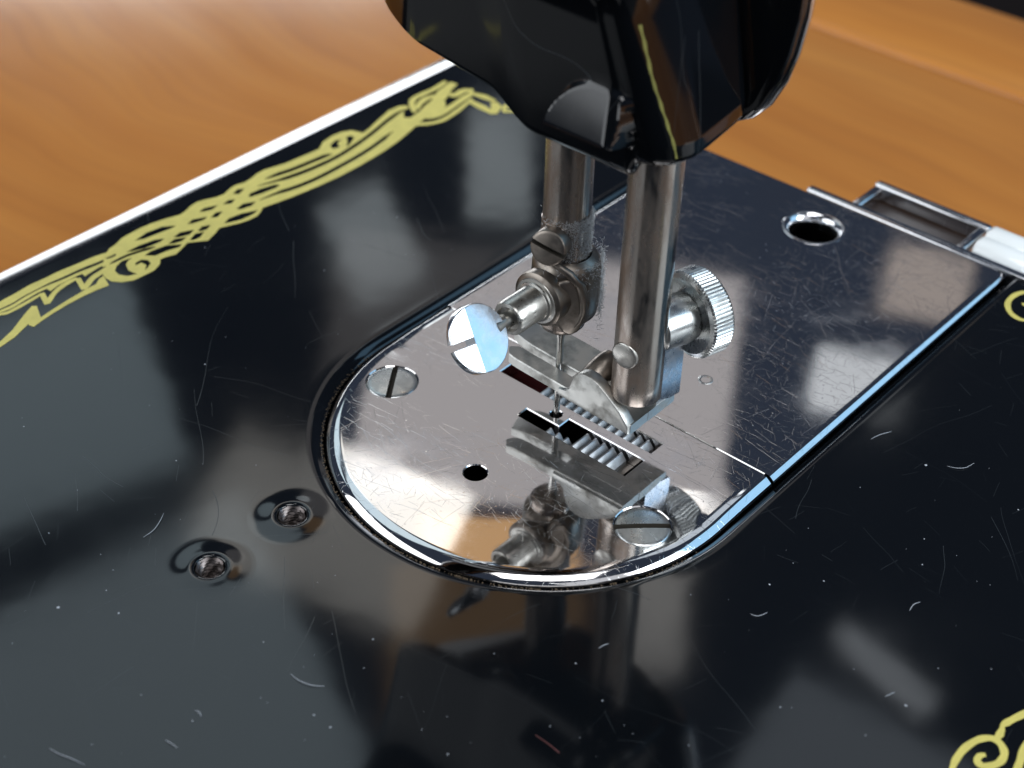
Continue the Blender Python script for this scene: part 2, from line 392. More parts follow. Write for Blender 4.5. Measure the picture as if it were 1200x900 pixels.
DECAL_FILL = [
 ([(-10.67,69.0),(-10.25,69.05),(-9.28,69.28),(-7.84,69.86),(-6.35,69.98),(-4.48,70.06),(-2.43,69.84),(-0.35,69.38),(1.59,68.73),(2.59,68.87),(4.04,69.4),(5.52,69.64),(6.71,69.29),(8.28,68.62),(9.63,68.43),(11.21,68.99),(12.46,69.16),(13.86,68.75),(15.09,68.88),(16.84,69.32),(18.24,69.37),(19.73,69.01),(21.57,68.52),(22.62,68.4),(24.79,68.22),(26.96,68.02),(28.21,67.96),(30.15,69.11),(32.39,69.42),(34.18,69.25),(35.64,68.49),(36.04,67.39),(36.27,66.62),(38.14,67.0),(40.38,67.72),(42.49,68.29),(44.43,68.68),(46.25,68.68),(45.78,66.98),(44.17,65.43),(45.15,64.39),(45.23,63.23),(43.65,62.23),(41.48,61.63),(38.46,60.92),(35.13,60.36),(31.63,60.05),(28.55,59.87),(24.94,59.82),(21.62,60.01),(18.46,60.31),(15.46,60.72),(13.15,61.12),(10.93,61.58),(9.92,60.94),(8.87,60.5),(7.38,60.53),(5.79,60.9),(3.14,61.98),(1.73,61.32),(-0.07,60.67),(-2.38,62.3),(-3.56,61.86),(-5.3,61.22),(-6.11,61.46),(-6.71,61.69),(-7.6,61.82),(-8.46,60.89),(-9.82,60.31),(-11.38,60.3),(-13.25,60.39),(-14.69,61.22),(-15.47,62.39),(-15.51,63.55),(-15.23,64.52),(-14.96,65.24),(-13.28,65.67),(-14.17,66.01),(-12.13,68.13)], [[(-7.06,68.04),(-4.53,68.46),(-2.12,68.08),(-0.6,66.9),(-1.49,66.82),(-3.72,67.13),(-5.74,67.44)],
  [(-9.67,66.63),(-7.42,66.62),(-5.05,66.21),(-3.83,65.47),(-4.84,65.22),(-7.23,65.48),(-8.81,66.1)],
  [(0.76,66.08),(2.01,66.46),(4.01,65.47),(2.96,65.21),(1.32,65.62)],
  [(3.96,67.34),(5.11,67.62),(7.09,66.82),(5.72,66.45),(4.5,66.89)],
  [(-2.76,64.83),(-1.38,65.12),(0.44,64.23),(-0.8,63.72),(-2.31,64.24)],
  [(-4.4,64.06),(-3.03,64.35),(-1.51,63.5),(-2.7,63.17),(-3.9,63.55)],
  [(0.55,63.63),(1.72,64.09),(2.85,63.52),(1.64,62.96),(0.79,63.27)],
  [(-1.73,62.64),(-0.15,63.32),(1.05,62.77),(-0.35,62.08),(-1.35,62.19)],
  [(4.32,62.43),(5.71,62.94),(7.82,62.63),(10.1,61.56),(8.86,61.26),(6.75,61.37),(5.28,61.94)],
  [(7.57,66.39),(8.9,66.74),(9.83,66.2),(8.67,65.69)],
  [(10.5,67.58),(11.83,68.05),(12.68,67.44),(11.14,66.87)],
  [(8.09,64.04),(9.67,64.46),(11.45,63.54),(10.11,63.13),(8.59,63.49)],
  [(4.02,64.94),(5.47,65.46),(6.37,65.01),(4.86,64.36)],
  [(-8.46,64.1),(-7.28,64.35),(-4.79,63.9),(-3.17,62.61),(-3.87,62.26),(-5.66,62.77),(-7.54,63.02)],
  [(-9.93,64.9),(-11.32,65.3),(-12.54,64.97),(-13.58,64.07),(-13.8,62.96),(-13.21,61.83),(-12.0,61.29),(-12.22,61.98),(-12.24,62.9),(-11.61,64.2),(-10.78,64.74)],
  [(-10.91,63.06),(-10.45,63.58),(-9.43,63.64),(-8.88,62.88),(-9.13,61.99),(-10.18,61.41),(-10.71,61.28),(-9.82,62.04),(-9.88,63.04)],
  [(-13.13,65.85),(-12.49,65.68),(-11.5,65.64),(-10.54,65.6),(-9.79,65.49),(-9.09,65.33),(-8.39,65.14),(-7.57,64.9),(-6.73,64.68),(-6.04,64.67),(-5.99,64.76),(-6.46,65.13),(-7.25,65.44),(-8.07,65.68),(-8.79,65.87),(-9.5,66.04),(-10.28,66.15),(-11.25,66.19),(-12.3,66.13),(-13.09,65.93)],
  [(-12.72,67.55),(-12.53,67.2),(-12.08,67.0),(-11.5,66.92),(-11.26,66.93),(-11.14,66.94),(-10.93,67.22),(-10.88,67.33),(-10.8,67.63),(-10.9,67.65),(-11.08,67.72),(-11.63,67.86),(-12.18,67.86),(-12.67,67.64)],
  [(16.53,67.23),(17.08,67.0),(17.89,66.73),(18.68,66.51),(19.31,66.36),(19.9,66.2),(20.56,66.06),(21.35,65.94),(22.2,65.84),(23.06,65.75),(23.95,65.66),(24.86,65.56),(25.62,65.49),(26.15,65.44),(26.53,65.41),(26.89,65.36),(27.42,65.32),(28.0,65.31),(28.44,65.34),(28.53,65.46),(28.29,65.71),(27.91,66.0),(27.47,66.2),(27.07,66.26),(26.68,66.29),(26.15,66.34),(25.39,66.41),(24.48,66.5),(23.58,66.59),(22.72,66.69),(21.87,66.78),(21.1,66.89),(20.45,67.03),(19.87,67.19),(19.22,67.34),(18.32,67.41),(17.33,67.4),(16.61,67.36)],
  [(14.43,66.52),(15.28,66.17),(16.48,65.71),(17.53,65.31),(18.15,65.03),(18.63,64.83),(19.27,64.68),(20.16,64.5),(21.19,64.32),(22.25,64.17),(23.33,64.05),(24.45,63.96),(25.51,63.89),(26.47,63.85),(27.39,63.83),(28.36,63.86),(29.42,63.94),(30.52,64.07),(31.61,64.2),(32.66,64.34),(33.71,64.5),(34.79,64.68),(35.95,64.91),(37.15,65.16),(38.29,65.42),(39.35,65.68),(40.34,65.94),(41.33,66.17),(42.4,66.37),(43.5,66.6),(44.45,66.8),(45.17,66.92),(45.73,66.98),(46.13,67.04),(46.23,67.18),(45.93,67.28),(45.46,67.38),(44.8,67.42),(43.91,67.38),(42.84,67.25),(41.74,67.04),(40.72,66.8),(39.72,66.53),(38.68,66.28),(37.54,66.02),(36.35,65.76),(35.2,65.53),(34.13,65.35),(33.09,65.2),(32.04,65.05),(30.95,64.92),(29.86,64.79),(28.82,64.71),(27.88,64.68),(26.97,64.69),(26.02,64.73),(24.96,64.79),(23.85,64.88),(22.78,65.0),(21.72,65.15),(20.7,65.33),(19.81,65.51),(19.18,65.65),(18.64,65.75),(17.92,65.87),(16.77,66.13),(15.46,66.44),(14.52,66.65)],
  [(11.6,65.4),(11.91,64.95),(12.67,64.83),(13.49,64.57),(14.78,64.44),(15.88,64.25),(16.88,64.47),(16.96,64.6),(16.44,65.13),(15.38,65.4),(14.23,65.74),(13.23,65.76),(12.43,65.83),(11.67,65.53)],
  [(11.93,63.38),(12.75,63.2),(13.92,62.98),(14.96,62.75),(15.61,62.5),(16.18,62.3),(16.87,62.12),(17.77,61.94),(18.78,61.76),(19.84,61.62),(20.92,61.52),(22.05,61.47),(23.16,61.44),(24.22,61.44),(25.25,61.48),(26.29,61.51),(27.34,61.54),(28.41,61.58),(29.52,61.63),(30.72,61.71),(31.98,61.81),(33.26,61.95),(34.59,62.15),(35.93,62.39),(37.14,62.59),(38.19,62.73),(39.13,62.84),(39.95,62.96),(40.64,62.99),(41.2,62.96),(41.61,62.95),(41.71,63.08),(41.43,63.26),(40.98,63.47),(40.36,63.61),(39.59,63.66),(38.65,63.59),(37.58,63.45),(36.34,63.24),(35.0,63.0),(33.69,62.79),(32.43,62.65),(31.18,62.55),(29.99,62.47),(28.87,62.41),(27.81,62.37),(26.76,62.34),(25.71,62.3),(24.68,62.27),(23.63,62.27),(22.53,62.29),(21.41,62.34),(20.34,62.43),(19.3,62.57),(18.3,62.75),(17.4,62.92),(16.72,63.1),(16.13,63.26),(15.34,63.35),(14.19,63.43),(12.91,63.49),(12.0,63.5)],
  [(30.09,67.5),(31.75,68.05),(32.56,67.56),(31.32,67.16),(30.71,66.05),(29.64,66.46)],
  [(33.58,67.54),(34.39,67.41),(34.33,66.53),(32.75,65.72),(31.42,65.33),(32.77,66.51)]]),
 ([(-15.35,64.25),(-16.27,61.89),(-18.55,62.22),(-20.09,62.31),(-22.5,62.28),(-25.02,62.05),(-27.31,61.69),(-28.69,61.37),(-28.9,62.12),(-28.74,62.43),(-31.69,61.26),(-34.23,60.82),(-34.92,60.88),(-34.34,61.71),(-33.52,61.83),(-30.98,62.78),(-27.81,64.57),(-26.04,65.41),(-25.61,64.94),(-26.84,62.46),(-24.87,62.78),(-21.84,63.15),(-19.73,63.31),(-18.86,63.39),(-17.26,63.37),(-16.34,64.02)], []),
 ([(-22.36,67.5),(-21.15,67.26),(-18.84,67.14),(-16.99,66.89),(-19.11,66.78),(-20.9,66.79),(-22.35,66.44)], []),
 ([(-16.96,66.94),(-15.23,66.53),(-12.94,66.28),(-14.59,66.28),(-16.41,66.05),(-17.12,65.94)], [])]
# ------------------------------------------------------------------ the sewing machine
mach = tag(empty('sewing_machine', (-60, -17, TZ)), 'black enamelled vintage sewing machine with gold scrollwork and chrome plates on a wooden table', 'sewing machine')
R = 26.0; UE = 68.7; US = 10.6

def upath(r, u_end, n=64, cr=0):
    """open U path from the +u end on the -v side round the nose to the +u end on the +v side, with outward normals"""
    out = []
    for k in range(25): out.append((u_end + (0-u_end)*k/24, -r, 0, -1))
    for k in range(1, n): 
        a = -PI/2 - PI*k/n
        out.append((r*math.cos(a), r*math.sin(a), math.cos(a), math.sin(a)))
    for k in range(25): out.append((u_end*k/24, r, 0, 1))
    return out
def u_strip(mb, path, prof):
    """sweep profile (outward offset, z) along an open path"""
    n = len(path); vs = []; fs = []
    for d, z in prof: vs += [(p[0]+p[2]*d, p[1]+p[3]*d, z) for p in path]
    for j in range(len(prof)-1):
        for i in range(n-1): fs.append((j*n+i, j*n+i+1, (j+1)*n+i+1, (j+1)*n+i))
    mb.add(vs, fs)

# ---- bed
BOSS = [(-30.9, 10.75), (-42.5, 11.2)]
V0, V1, U0 = -108.0, 71.9, -262.0
bed = MB()
path = upath(R, UE)
u_strip(bed, path, [(.25, -5), (.25, -1.2), (.38, -.95), (.6, -.78), (.85, -.62), (1.1, -.4), (1.35, -.19), (1.6, -.05), (1.82, -.004), (2.05, .009), (2.35, .006), (2.8, 0), (3.6, 0)])
lp = [(p[0]+p[2]*3.6, p[1]+p[3]*3.6) for p in path]
outer = lp + [(UE, V1)] + [(U0, V1), (U0, V0), (UE, V0)]
fill(bed, outer, [circle(c, 1.7, 32) for c in BOSS], 0)
# outer rim: shallow chamfer, then rounded over into the skirt
cw, cd = 4.4, 1.17
def rimprof(): return [(0, 0), (.25, -.01), (.5, -.07), (cw, -cd), (cw+.35, -cd-.14), (cw+.7, -cd-.5), (cw+.85, -cd-1.1), (cw+.85, -44.9)]
cor = 6.0
rim = []
rp = rimprof()
def rim_path():
    pts = [(UE, -31), (UE, V0)]
    return pts
rings = []
for d, z in rp:
    ring = [(UE+d*.35, lp[0][1], z), (UE+d*.35, V0-d, z), (U0-d, V0-d, z), (U0-d, V1+d, z), (UE+d*.35-3.2, V1+d, z), (UE+d*.35-.9, V1+d-.9, z), (UE+d*.35, V1+d-3.2, z), (UE+d*.35, lp[-1][1], z)]
    ring[4] = (UE-3.2, V1+d, z); ring[5] = (UE+d*.35-.9-.2, V1+d-.9, z)
    rings.append(ring)
rings[0][4] = (UE-3.2, V1, 0); rings[0][5] = (UE-.6, V1-.01, 0); rings[0][6] = (UE, V1-3.2, 0)
n = len(rings[0]); vs = [p for r in rings for p in r]; fs = []
for j in range(len(rings)-1):
    for i in range(n-1): fs.append((j*n+i, j*n+i+1, (j+1)*n+i+1, (j+1)*n+i))
bed.add(vs, fs)
bed_ob = bed.build('bed', ENAMEL, mach, (0, 0, 0), 28)

# painted-over bosses with a threaded hole
for k, c in enumerate(BOSS):
    b = MB(); lathe(b, [(5.0, .003), (4.6, .005), (4.2, .012), (3.8, .028), (3.4, .055), (3.0, .092), (2.65, .13), (2.35, .158), (2.1, .165), (1.92, .14), (1.76, .06), (1.62, -.1), (1.54, -.4)], (c[0], c[1], 0), n=56, closed=False)
    o = b.build('raised_boss', ENAMEL, bed_ob, (c[0], c[1], 0), 180)
    h = MB()
    rn = random.Random(k)
    prof = []
    for t in range(26): prof.append((1.5 - (.16 if t % 2 else 0), .05 - t*.22))
    prof.append((.02, prof[-1][1]))
    lathe(h, prof, (c[0], c[1], 0), n=28, closed=False, mod=lambda j, i: 1+.05*math.sin(i*1.7+j*2.3))
    h.build('threaded_hole', RUST, bed_ob, (c[0], c[1], 0), 30)

# gold scrollwork transfer
def ribbon(mb, pts, w, z):
    P = [Vector(p) for p in pts]
    # Catmull-Rom resample
    Q = []
    n = len(P)
    for i in range(n-1):
        p0, p1, p2, p3 = P[max(i-1, 0)], P[i], P[i+1], P[min(i+2, n-1)]
        st = 5 if n > 3 else 1
        for k in range(st):
            t = k/st
            Q.append(.5*((2*p1)+(-p0+p2)*t+(2*p0-5*p1+4*p2-p3)*t*t+(-p0+3*p1-3*p2+p3)*t**3))
    Q.append(P[-1]); vs = []; fs = []
    for i, q in enumerate(Q):
        d = (Q[min(i+1, len(Q)-1)]-Q[max(i-1, 0)])
        d = d.normalized() if d.length > 1e-6 else Vector((1, 0))
        nn = Vector((-d.y, d.x)); s = i/(len(Q)-1)
        ww = w*.5*(.62+.38*min(1, 6*s, 6*(1-s)))*(1+.06*math.sin(i*.9))
        vs += [(*(q+nn*ww), z), (*(q-nn*ww), z)]
    for i in range(len(Q)-1): fs.append((2*i, 2*i+2, 2*i+3, 2*i+1))
    mb.add(vs, fs)
front = MB(); back = MB(); back2 = MB()
zz = .02
for w, pts in DECAL:
    zz += .0006
    ribbon(front if pts[0][1] > 0 else (back if pts[0][0] < 40 else back2), pts, w, zz)
for o_, hs in DECAL_FILL:
    zz += .0006; fill(front, o_, hs, zz)
front.build('gold_scrollwork', GOLD, bed_ob, (20, 66, 0), 180, weld=False)
back.build('gold_scrollwork', GOLD, bed_ob, (0, -68, 0), 180, weld=False)
back2.build('gold_scrollwork', GOLD, bed_ob, (60, -36, 0), 180, weld=False)

# dark shuttle cavity under the plates
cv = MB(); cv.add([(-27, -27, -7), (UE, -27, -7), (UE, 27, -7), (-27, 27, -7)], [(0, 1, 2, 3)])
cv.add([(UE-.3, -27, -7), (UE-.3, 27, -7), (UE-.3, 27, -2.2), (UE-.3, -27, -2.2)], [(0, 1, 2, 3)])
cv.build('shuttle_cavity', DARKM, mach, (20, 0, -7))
fl = MB(); 
for v0, v1 in ((4.5, 12), (-14, -9)): fl.add([(4.2, v0, -2.2), (8, v0, -2.2), (8, v1, -2.2), (4.2, v1, -2.2)], [(0, 1, 2, 3)])
fl.build('red_felt', FELT, mach, (6, 0, -2.2))

# ---- needle plate
PZ = .18; TH = 1.9
SC = [(-5.8, 19.5), (-5.8, -19.5)]
slot_near = [(-.4, -12.8), (3.25, -12.8), (3.25, -1.5), (1.35, -1.5), (1.35, 3.6), (-.4, 3.6)]
slot_far = [(4.85, -12.65), (7.15, -12.65), (7.15, 10.9), (4.85, 10.9)]
holes = [circle((-11.74, .32), 1.4, 28), circle((2.95, .3), .75, 24), slot_near, slot_far]
# the plate's face rolls off gently towards its ground edge
EDGE = [(-2.1, 0), (-1.9, 0), (-1.5, -.02), (-1.15, -.06), (-.95, -.1), (-.82, -.16), (-.5, -.4), (-.2, -.66), (-.06, -.82), (0, -1.05), (0, -3)]
def crown(x, y):
    r = math.hypot(x, y) if x < 0 else abs(y)*max(0, 1-x/US)
    return -.00075*max(0, r-7)**2
def chrome_plate(name, u0, u1, nose, holes, edge_in):
    mb = MB(); gr = []
    for h in holes:
        k0 = len(mb.v); gr.append(hole_wall(mb, h, PZ, TH))
        if nose: mb.v[k0:] = [(x, y, z+crown(x, y)) for x, y, z in mb.v[k0:]]
    if nose:
        p = [q for q in upath(R, u1)]
        u_strip(mb, p, [(d, PZ+z) for d, z in EDGE])
        mb.v[-len(p)*len(EDGE):] = [(x, y, z+crown(x, y)) for x, y, z in mb.v[-len(p)*len(EDGE):]]
        d0 = EDGE[0][0]; inner = [(q[0]+q[2]*d0, q[1]+q[3]*d0) for q in p]
        ends = [(u1, 0)]
    else:
        d0 = -1.2
        e2 = [(-1.2, 0), (-.8, 0), (-.68, -.02), (-.52, -.1), (-.2, -.34), (-.05, -.5), (0, -.75), (0, -3)]
        for s in (-1, 1):
            q = [(u0+(u1-u0)*k/8, s*R, 0, s) for k in range(9)]
            u_strip(mb, q, [(d, PZ+z) for d, z in e2])
        inner = [(u0, -R-d0), (u1, -R-d0), (u1, R+d0), (u0, R+d0)]
    fill(mb, inner, gr, (lambda x, y: PZ+crown(x, y)) if nose else PZ, 1.1 if nose else 0)
    for uu, sgn in ((u0, -1), (u1, 1)):
        if nose and uu == u0: continue
        mb.add([(uu, -R+1.3, PZ-.0), (uu, R-1.3, PZ), (uu+sgn*.09, R-1.3, PZ-.12), (uu+sgn*.09, -R+1.3, PZ-.12), (uu+sgn*.09, R-1.3, -2), (uu+sgn*.09, -R+1.3, -2)], [(0, 1, 2, 3), (3, 2, 4, 5)])
    return mb.build(name, CHROME, mach, (0 if nose else 40, 0, 0), 30)
nplate = chrome_plate('needle_plate', -R, US, True, holes+[circle(c, 3.22, 40) for c in SC], None)
splate = chrome_plate('slide_plate', US+.32, UE-.2, False, [circle((60.7, .1), 3.9, 40)], None)
# rim of the finger hole, and the little catch pin showing through the slide plate
b = MB(); lathe(b, [(4.55, 0), (4.45, .07), (4.2, .06), (3.9, -.08), (3.6, -.42), (3.4, -.9), (3.35, -2.2)], (60.7, .1, PZ), n=40, closed=False); b.build('finger_hole_rim', CHROME2, splate, (60.7, .1, PZ), 60)
b = MB(); lathe(b, [(.95, -.0), (.93, .04), (.8, .06), (.6, .0), (.02, -.03)], (20.85, -9.2, PZ), n=24, closed=False); b.build('catch_pin', NICKEL, splate, (20.85, -9.2, PZ), 60)
# plate screws
def slot_head(mb, r, w, dp, top, crown, ang, c, n=56, under=1.2):
    """slotted screw head as a heightfield with real slot walls; axis +z"""
    ca, sa = math.cos(ang), math.sin(ang)
    T = lambda x, y, z: (c[0]+x*ca-y*sa, c[1]+x*sa+y*ca, c[2]+z)
    hz = lambda x, y: top + crown*(1-(x*x+y*y)/(r*r))
    for s in (-1, 1):
        x0 = math.sqrt(r*r-w*w)
        arc = []
        a0 = math.asin(w/r); m = n//2
        for k in range(m+1):
            a = a0+(PI-2*a0)*k/m; arc.append((r*math.cos(a), s*r*math.sin(a)))
        m2 = len(arc); ch = .16
        rings = [[T(x, y, -under) for x, y in arc], [T(x, y, top-ch) for x, y in arc]]
        for f in (.965, .93, .8, .6, .4, .2):
            rings.append([T(x*f, s*max(w, abs(y)*f), hz(x*f, y*f)-(ch*.3 if f == .965 else 0)) for x, y in arc])
        rings.append([T(x*.02, s*w, hz(0, w)) for x, y in arc])
        vs = [p for q in rings for p in q]; fs = []
        for j in range(len(rings)-1):
            for i in range(m2-1): fs.append((j*m2+i, j*m2+i+1, (j+1)*m2+i+1, (j+1)*m2+i))
        k = len(vs); xs = [x0*q for q in (-1, -.8, -.4, 0, .4, .8, 1)]
        vs += [T(x, s*w, hz(x*.93, w)-.01) for x in xs]+[T(x, s*w, top-dp) for x in xs]; q = len(xs)
        nf = len(fs)
        for i in range(q-1): fs.append((k+i, k+i+1, k+q+i+1, k+q+i))
        mb.second += [len(mb.f)+i for i in range(nf, len(fs))]
        mb.add(vs, fs)
    mb.second.append(len(mb.f))
    mb.add([T(-r, -w, top-dp), T(r, -w, top-dp), T(r, w, top-dp), T(-r, w, top-dp)], [(0, 1, 2, 3)])
for c, ang in ((SC[0], math.atan2(3.23, 4.53)), (SC[1], math.atan2(-3.89, 3.73))):
    b = MB(); slot_head(b, 3.16, .36, .8, PZ-.19, .10, ang, (c[0], c[1], 0))
    b.build('plate_screw', NICKEL, nplate, (c[0], c[1], 0), 40, mat2=SLOTM)

# ---- feed dog: two rows of slanted teeth seen through the slots
fd = empty('feed_dog', (3, 0, -2), mach)
def tooth_mesh(w):
    t = MB(); P = [(-.55, -1.6), (.5, -1.6), (.5, -.75), (.33, -.12), (.12, -.1), (-.55, -.95)]
    prism(t, P, lambda x, y, q: (q, x, y), -w/2, w/2, .05)
    return t
meshes = {}
def tooth(u, v, w, dz=0):
    if w not in meshes:
        o = tooth_mesh(w).build('tooth', TOOTHM, fd, (0, 0, 0), 30); meshes[w] = o.data
        o.location = (Vector((u, v, dz))-ABS[fd])*MM; ABS[o] = Vector((u, v, dz))
    else:
        o = bpy.data.objects.new('tooth', meshes[w]); link(o, fd, (u, v, dz))
for k in range(3): tooth(.35, -.9-1.28*k, 1.1, -.15)
for k in range(5): tooth(1.42, -4.9-1.28*k, 3.1, -.05)
for k in range(13): tooth(6.0, 4.3-1.28*k, 1.9, -.02)
b = MB(); b.add([(-.3, -11.5, -1.55), (3.2, -11.5, -1.55), (3.2, -4.2, -1.55), (-.3, -4.2, -1.55)], [(0, 1, 2, 3)])
b.add([(4.95, -11.8, -1.5), (7.05, -11.8, -1.5), (7.05, 5.2, -1.5), (4.95, 5.2, -1.5)], [(0, 1, 2, 3)])
b.build('feed_bar', STEELD, fd, (3, 0, -1.5))

# ---- end rail, latch frame and white knob at the end of the bed
rail = rbox((68.75, -34.5, -2.6), (70.3, 6.6, .55), .35, 'end_rail', CHROME2, mach)
lt = empty('latch_frame', (74, -9, -1), mach)
rbox((70.3, -1.6, -2.2), (77.2, -.2, .3), .4, 'frame_arm', CHROME2, lt)
rbox((70.3, -18.7, -2.2), (77.2, -17.3, .3), .4, 'frame_arm', CHROME2, lt)
rbox((77.2, -18.9, -2.2), (78.7, 0, .5), .45, 'cross_bar', CHROME2, lt)
b = MB(); b.add([(70.3, -18, -2.4), (78, -18, -2.4), (78, -1, -2.4), (70.3, -1, -2.4)], [(0, 1, 2, 3)]); b.build('latch_dark_plate', plain('latch_dark_plate', (.05, .04, .038, 1), .3), lt, (74, -9, -2.4))  # flat dark sheet across the open middle of the frame
kn = MB()
prism(kn, [(71.0, -2.2), (78.2, -2.2), (78.8, -1.2), (78.4, .6), (77.2, 1.35), (75.4, 1.3), (74.7, .75), (74.0, 1.2), (72.4, 1.2), (71.2, .5), (70.7, -1)], lambda x, y, t: (x, t, y), -27.6, -19.3, .6)
kn.build('latch_knob', WHITEK, mach, (75, -23, -.5), 45)

# ---- head casting
def sm(x): x = max(0, min(1, x)); return x*x*(3-2*x)
def outline(ins, m=230):
    """plan outline, counter-clockwise from the front corner of the pillar-side face"""
    a, bq = -4.5+ins, 8.0-ins*.4
    vb, vf = -18.2+ins, 22.6-ins
    pts = []
    rf = max(2.6-ins*.6, .5); rb = max(4.6-ins*.6, .5)
    for k in range(11):
        t = PI/2+PI/2*k/10; pts.append((a+rf+rf*math.cos(t), vf-rf+rf*math.sin(t)))
    v_a, v_b = vf-rf, vb+rb
    for k in range(1, m): pts.append((a, v_a+(v_b-v_a)*k/m))
    for k in range(17):
        t = PI+PI/2*k/16; pts.append((a+rb+rb*math.cos(t), vb+rb+rb*math.sin(t)))
    pts += [(3.5, vb), (6.0-ins*.5, vb), (7.0-ins*.5, vb+.12), (7.6-ins*.5, vb+.5), (bq, vb+1.2)]
    pts += [(bq, vb+1.2+(vf-2.2-vb)*k/24) for k in range(1, 25)]
    pts += [(bq-.3, vf-.3), (bq-1, vf), (4, vf)]
    return pts
def lean(z): return -4.5-.2*(min(z, 60)-43)-.75*max(0, min(z, 96)-60)
def lean_v(v, z): return .2*max(0, min(z, 74)-44)*sm((-7-v)/8)
def rise(u, v):
    """how far the underside lifts away from the boss that holds the two bars"""
    t = max(0, min(1, (u+6)/14))
    l = 3.0*sm((v+.4)/6.5)+5.0*max(0, (v-15)/7.6)**2
    r = 1.22*max(0, v-2.5)
    return l*(1-t)+r*t+1.9*sm((-12.3-v)/1.3)+2.2*t*sm((-14-v)/4)
def carve(v, z):
    """arched boss swelling out of the pillar-side face above the bars, with a rounded lower lip; its upward tilt is shaped to catch the left rear lamp"""
    if v > -4.6 or v < -13.45: return 0
    c, w = -10.2, 5.6
    q_ = (v-c)/w
    if q_ > 1 or q_ < -1.05: return 0
    zt = 46.2+5.6*math.sqrt(max(0, 1-q_*q_))
    k = sm((v+13.4)/.45)*sm((zt-z)/.55)
    return -k*min((52.0-z)*.53, 3.1)*sm((z-45.2)/1.1)
ZB = 41.3
hd = MB(); rings = []
zs = [ZB, ZB+.08, ZB+.25, ZB+.5, ZB+.85] + [ZB+1.2+.17*k for k in range(54)] + [52, 53, 54.5, 56, 58, 60, 63, 66, 70, 75, 80, 86, 96, 110, 125, 140]
for z in zs:
    t = min(1, (z-ZB)/1.2); ins = 1.2*(1-math.sqrt(max(0, 1-(1-t)**2)))
    ring = []
    for (u, v) in outline(ins):
        w_ = max(0, min(1, (4.0-u)/8.0))
        uu = u + (lean(z)+4.5)*w_
        lift = rise(u, v)
        zz_ = z + lift*max(0, 1-(z-ZB)/70)**1.6
        v = v+lean_v(v, z)
        if u < .5: uu += carve(v, zz_)*(1 if u < -3.4 else max(0, (-1-u)/2.4))
        ring.append((uu, v, zz_))
    rings.append(ring)
loft(hd, rings)
head = hd.build('head_casting', ENAMEL, mach, (2, 0, 60), 32)
# gold line down the rounded corner of the head
gl = MB(); vs = []; fs = []
for k in range(34):
    z = 42.6+.45*k
    for i in (0, 1):
        t = PI+PI/2*(.44+(.030*i)+.006*math.sin(k*1.3+i*2)+.10*max(0, 1-k/20)); r_ = 4.64
        u, v = -4.5+4.6+r_*math.cos(t), -18.2+4.6+r_*math.sin(t)
        w_ = max(0, min(1, (4.0-u)/8.0)); vs.append((u+(lean(z)+4.5)*w_, v+lean_v(v, z), z+rise(u, v)*max(0, 1-(z-ZB)/70)**1.6))
for k in range(33): fs.append((2*k, 2*k+1, 2*k+3, 2*k+2))
gl.add(vs, fs); gl.build('gold_line', STRIPE, head, (-4, -16, 55), 180, weld=False)
fp = MB()
fpo = [(-22.5, 140), (-22.5, 62), (-22.3, 57.5), (-21.7, 53.3), (-20.8, 50.0), (-19.4, 47.0), (-17.6, 44.9), (-15, 43.4), (-11, 42.3), (0, 42.2), (3.5, 44.0), (9, 51), (14.5, 58.5), (18.5, 64.5), (21.8, 70), (23, 76), (23, 140)]
prism(fp, fpo, lambda x, y, t: (t, x, y), 8.0, 9.3, .3)
fp.build('face_flange', ENAMEL, head, (9, 0, 70), 45)
fp = MB(); fpo2 = [(x*1.012, y-.25 if y < 60 else y) for x, y in fpo]
prism(fp, fpo2, lambda x, y, t: (t, x, y), 9.3, 10.1, .25)
fp.build('face_plate', CHROME2, head, (10, 0, 70), 45)
# arm and pillar, seen only as dark shapes in the polished bed
ar = MB()
def rr(u, w, z0, z1, n=24):
    out = []
    for k in range(n):
        t = 2*PI*k/n; c_, s_ = math.cos(t), math.sin(t)
        p = lambda x: math.copysign(abs(x)**.5, x)
        out.append((u, w*p(c_), (z0+z1)/2+(z1-z0)/2*p(s_)))
    return out
loft(ar, [rr(-6, 15.5, 97, 138), rr(-30, 17, 100, 140), rr(-100, 20, 104, 142), rr(-160, 22, 98, 144), rr(-200, 25, 70, 145), rr(-222, 28, 20, 145), rr(-240, 30, 0.05, 145), rr(-258, 28, .05, 140)])
ar.build('arm', ENAMEL, mach, (-120, 0, 100), 60)

# ---- needle bar with its clamp
NA = (3.0, .3)
nb = MB(); lathe(nb, [(2.3, 13.6), (2.75, 14.1), (2.83, 14.5), (2.83, 28.2), (2.72, 28.3), (2.72, 70)], (NA[0], NA[1], 0), n=56)
nbar = nb.build('needle_bar', BARM, mach, (NA[0], NA[1], 40), 40)
cl = MB()
lathe(cl, [(2.3, 15.1), (3.2, 15.3), (3.75, 15.9), (3.95, 17), (4.0, 20.6), (3.9, 22.6), (3.5, 23.4), (2.9, 23.7), (2.85, 23.75)], (NA[0]+.2, NA[1]-.15, 0), n=40, closed=False)
ax = (-1, 0, 0)
lathe(cl, [(3.1, -1), (3.35, 2.6), (3.3, 3.0), (2.9, 3.3), (2.2, 3.35)], (1.2, .1, 19.6), ax, n=40)
clo = cl.build('needle_clamp', STEELD, nbar, (NA[0], NA[1], 19), 40)
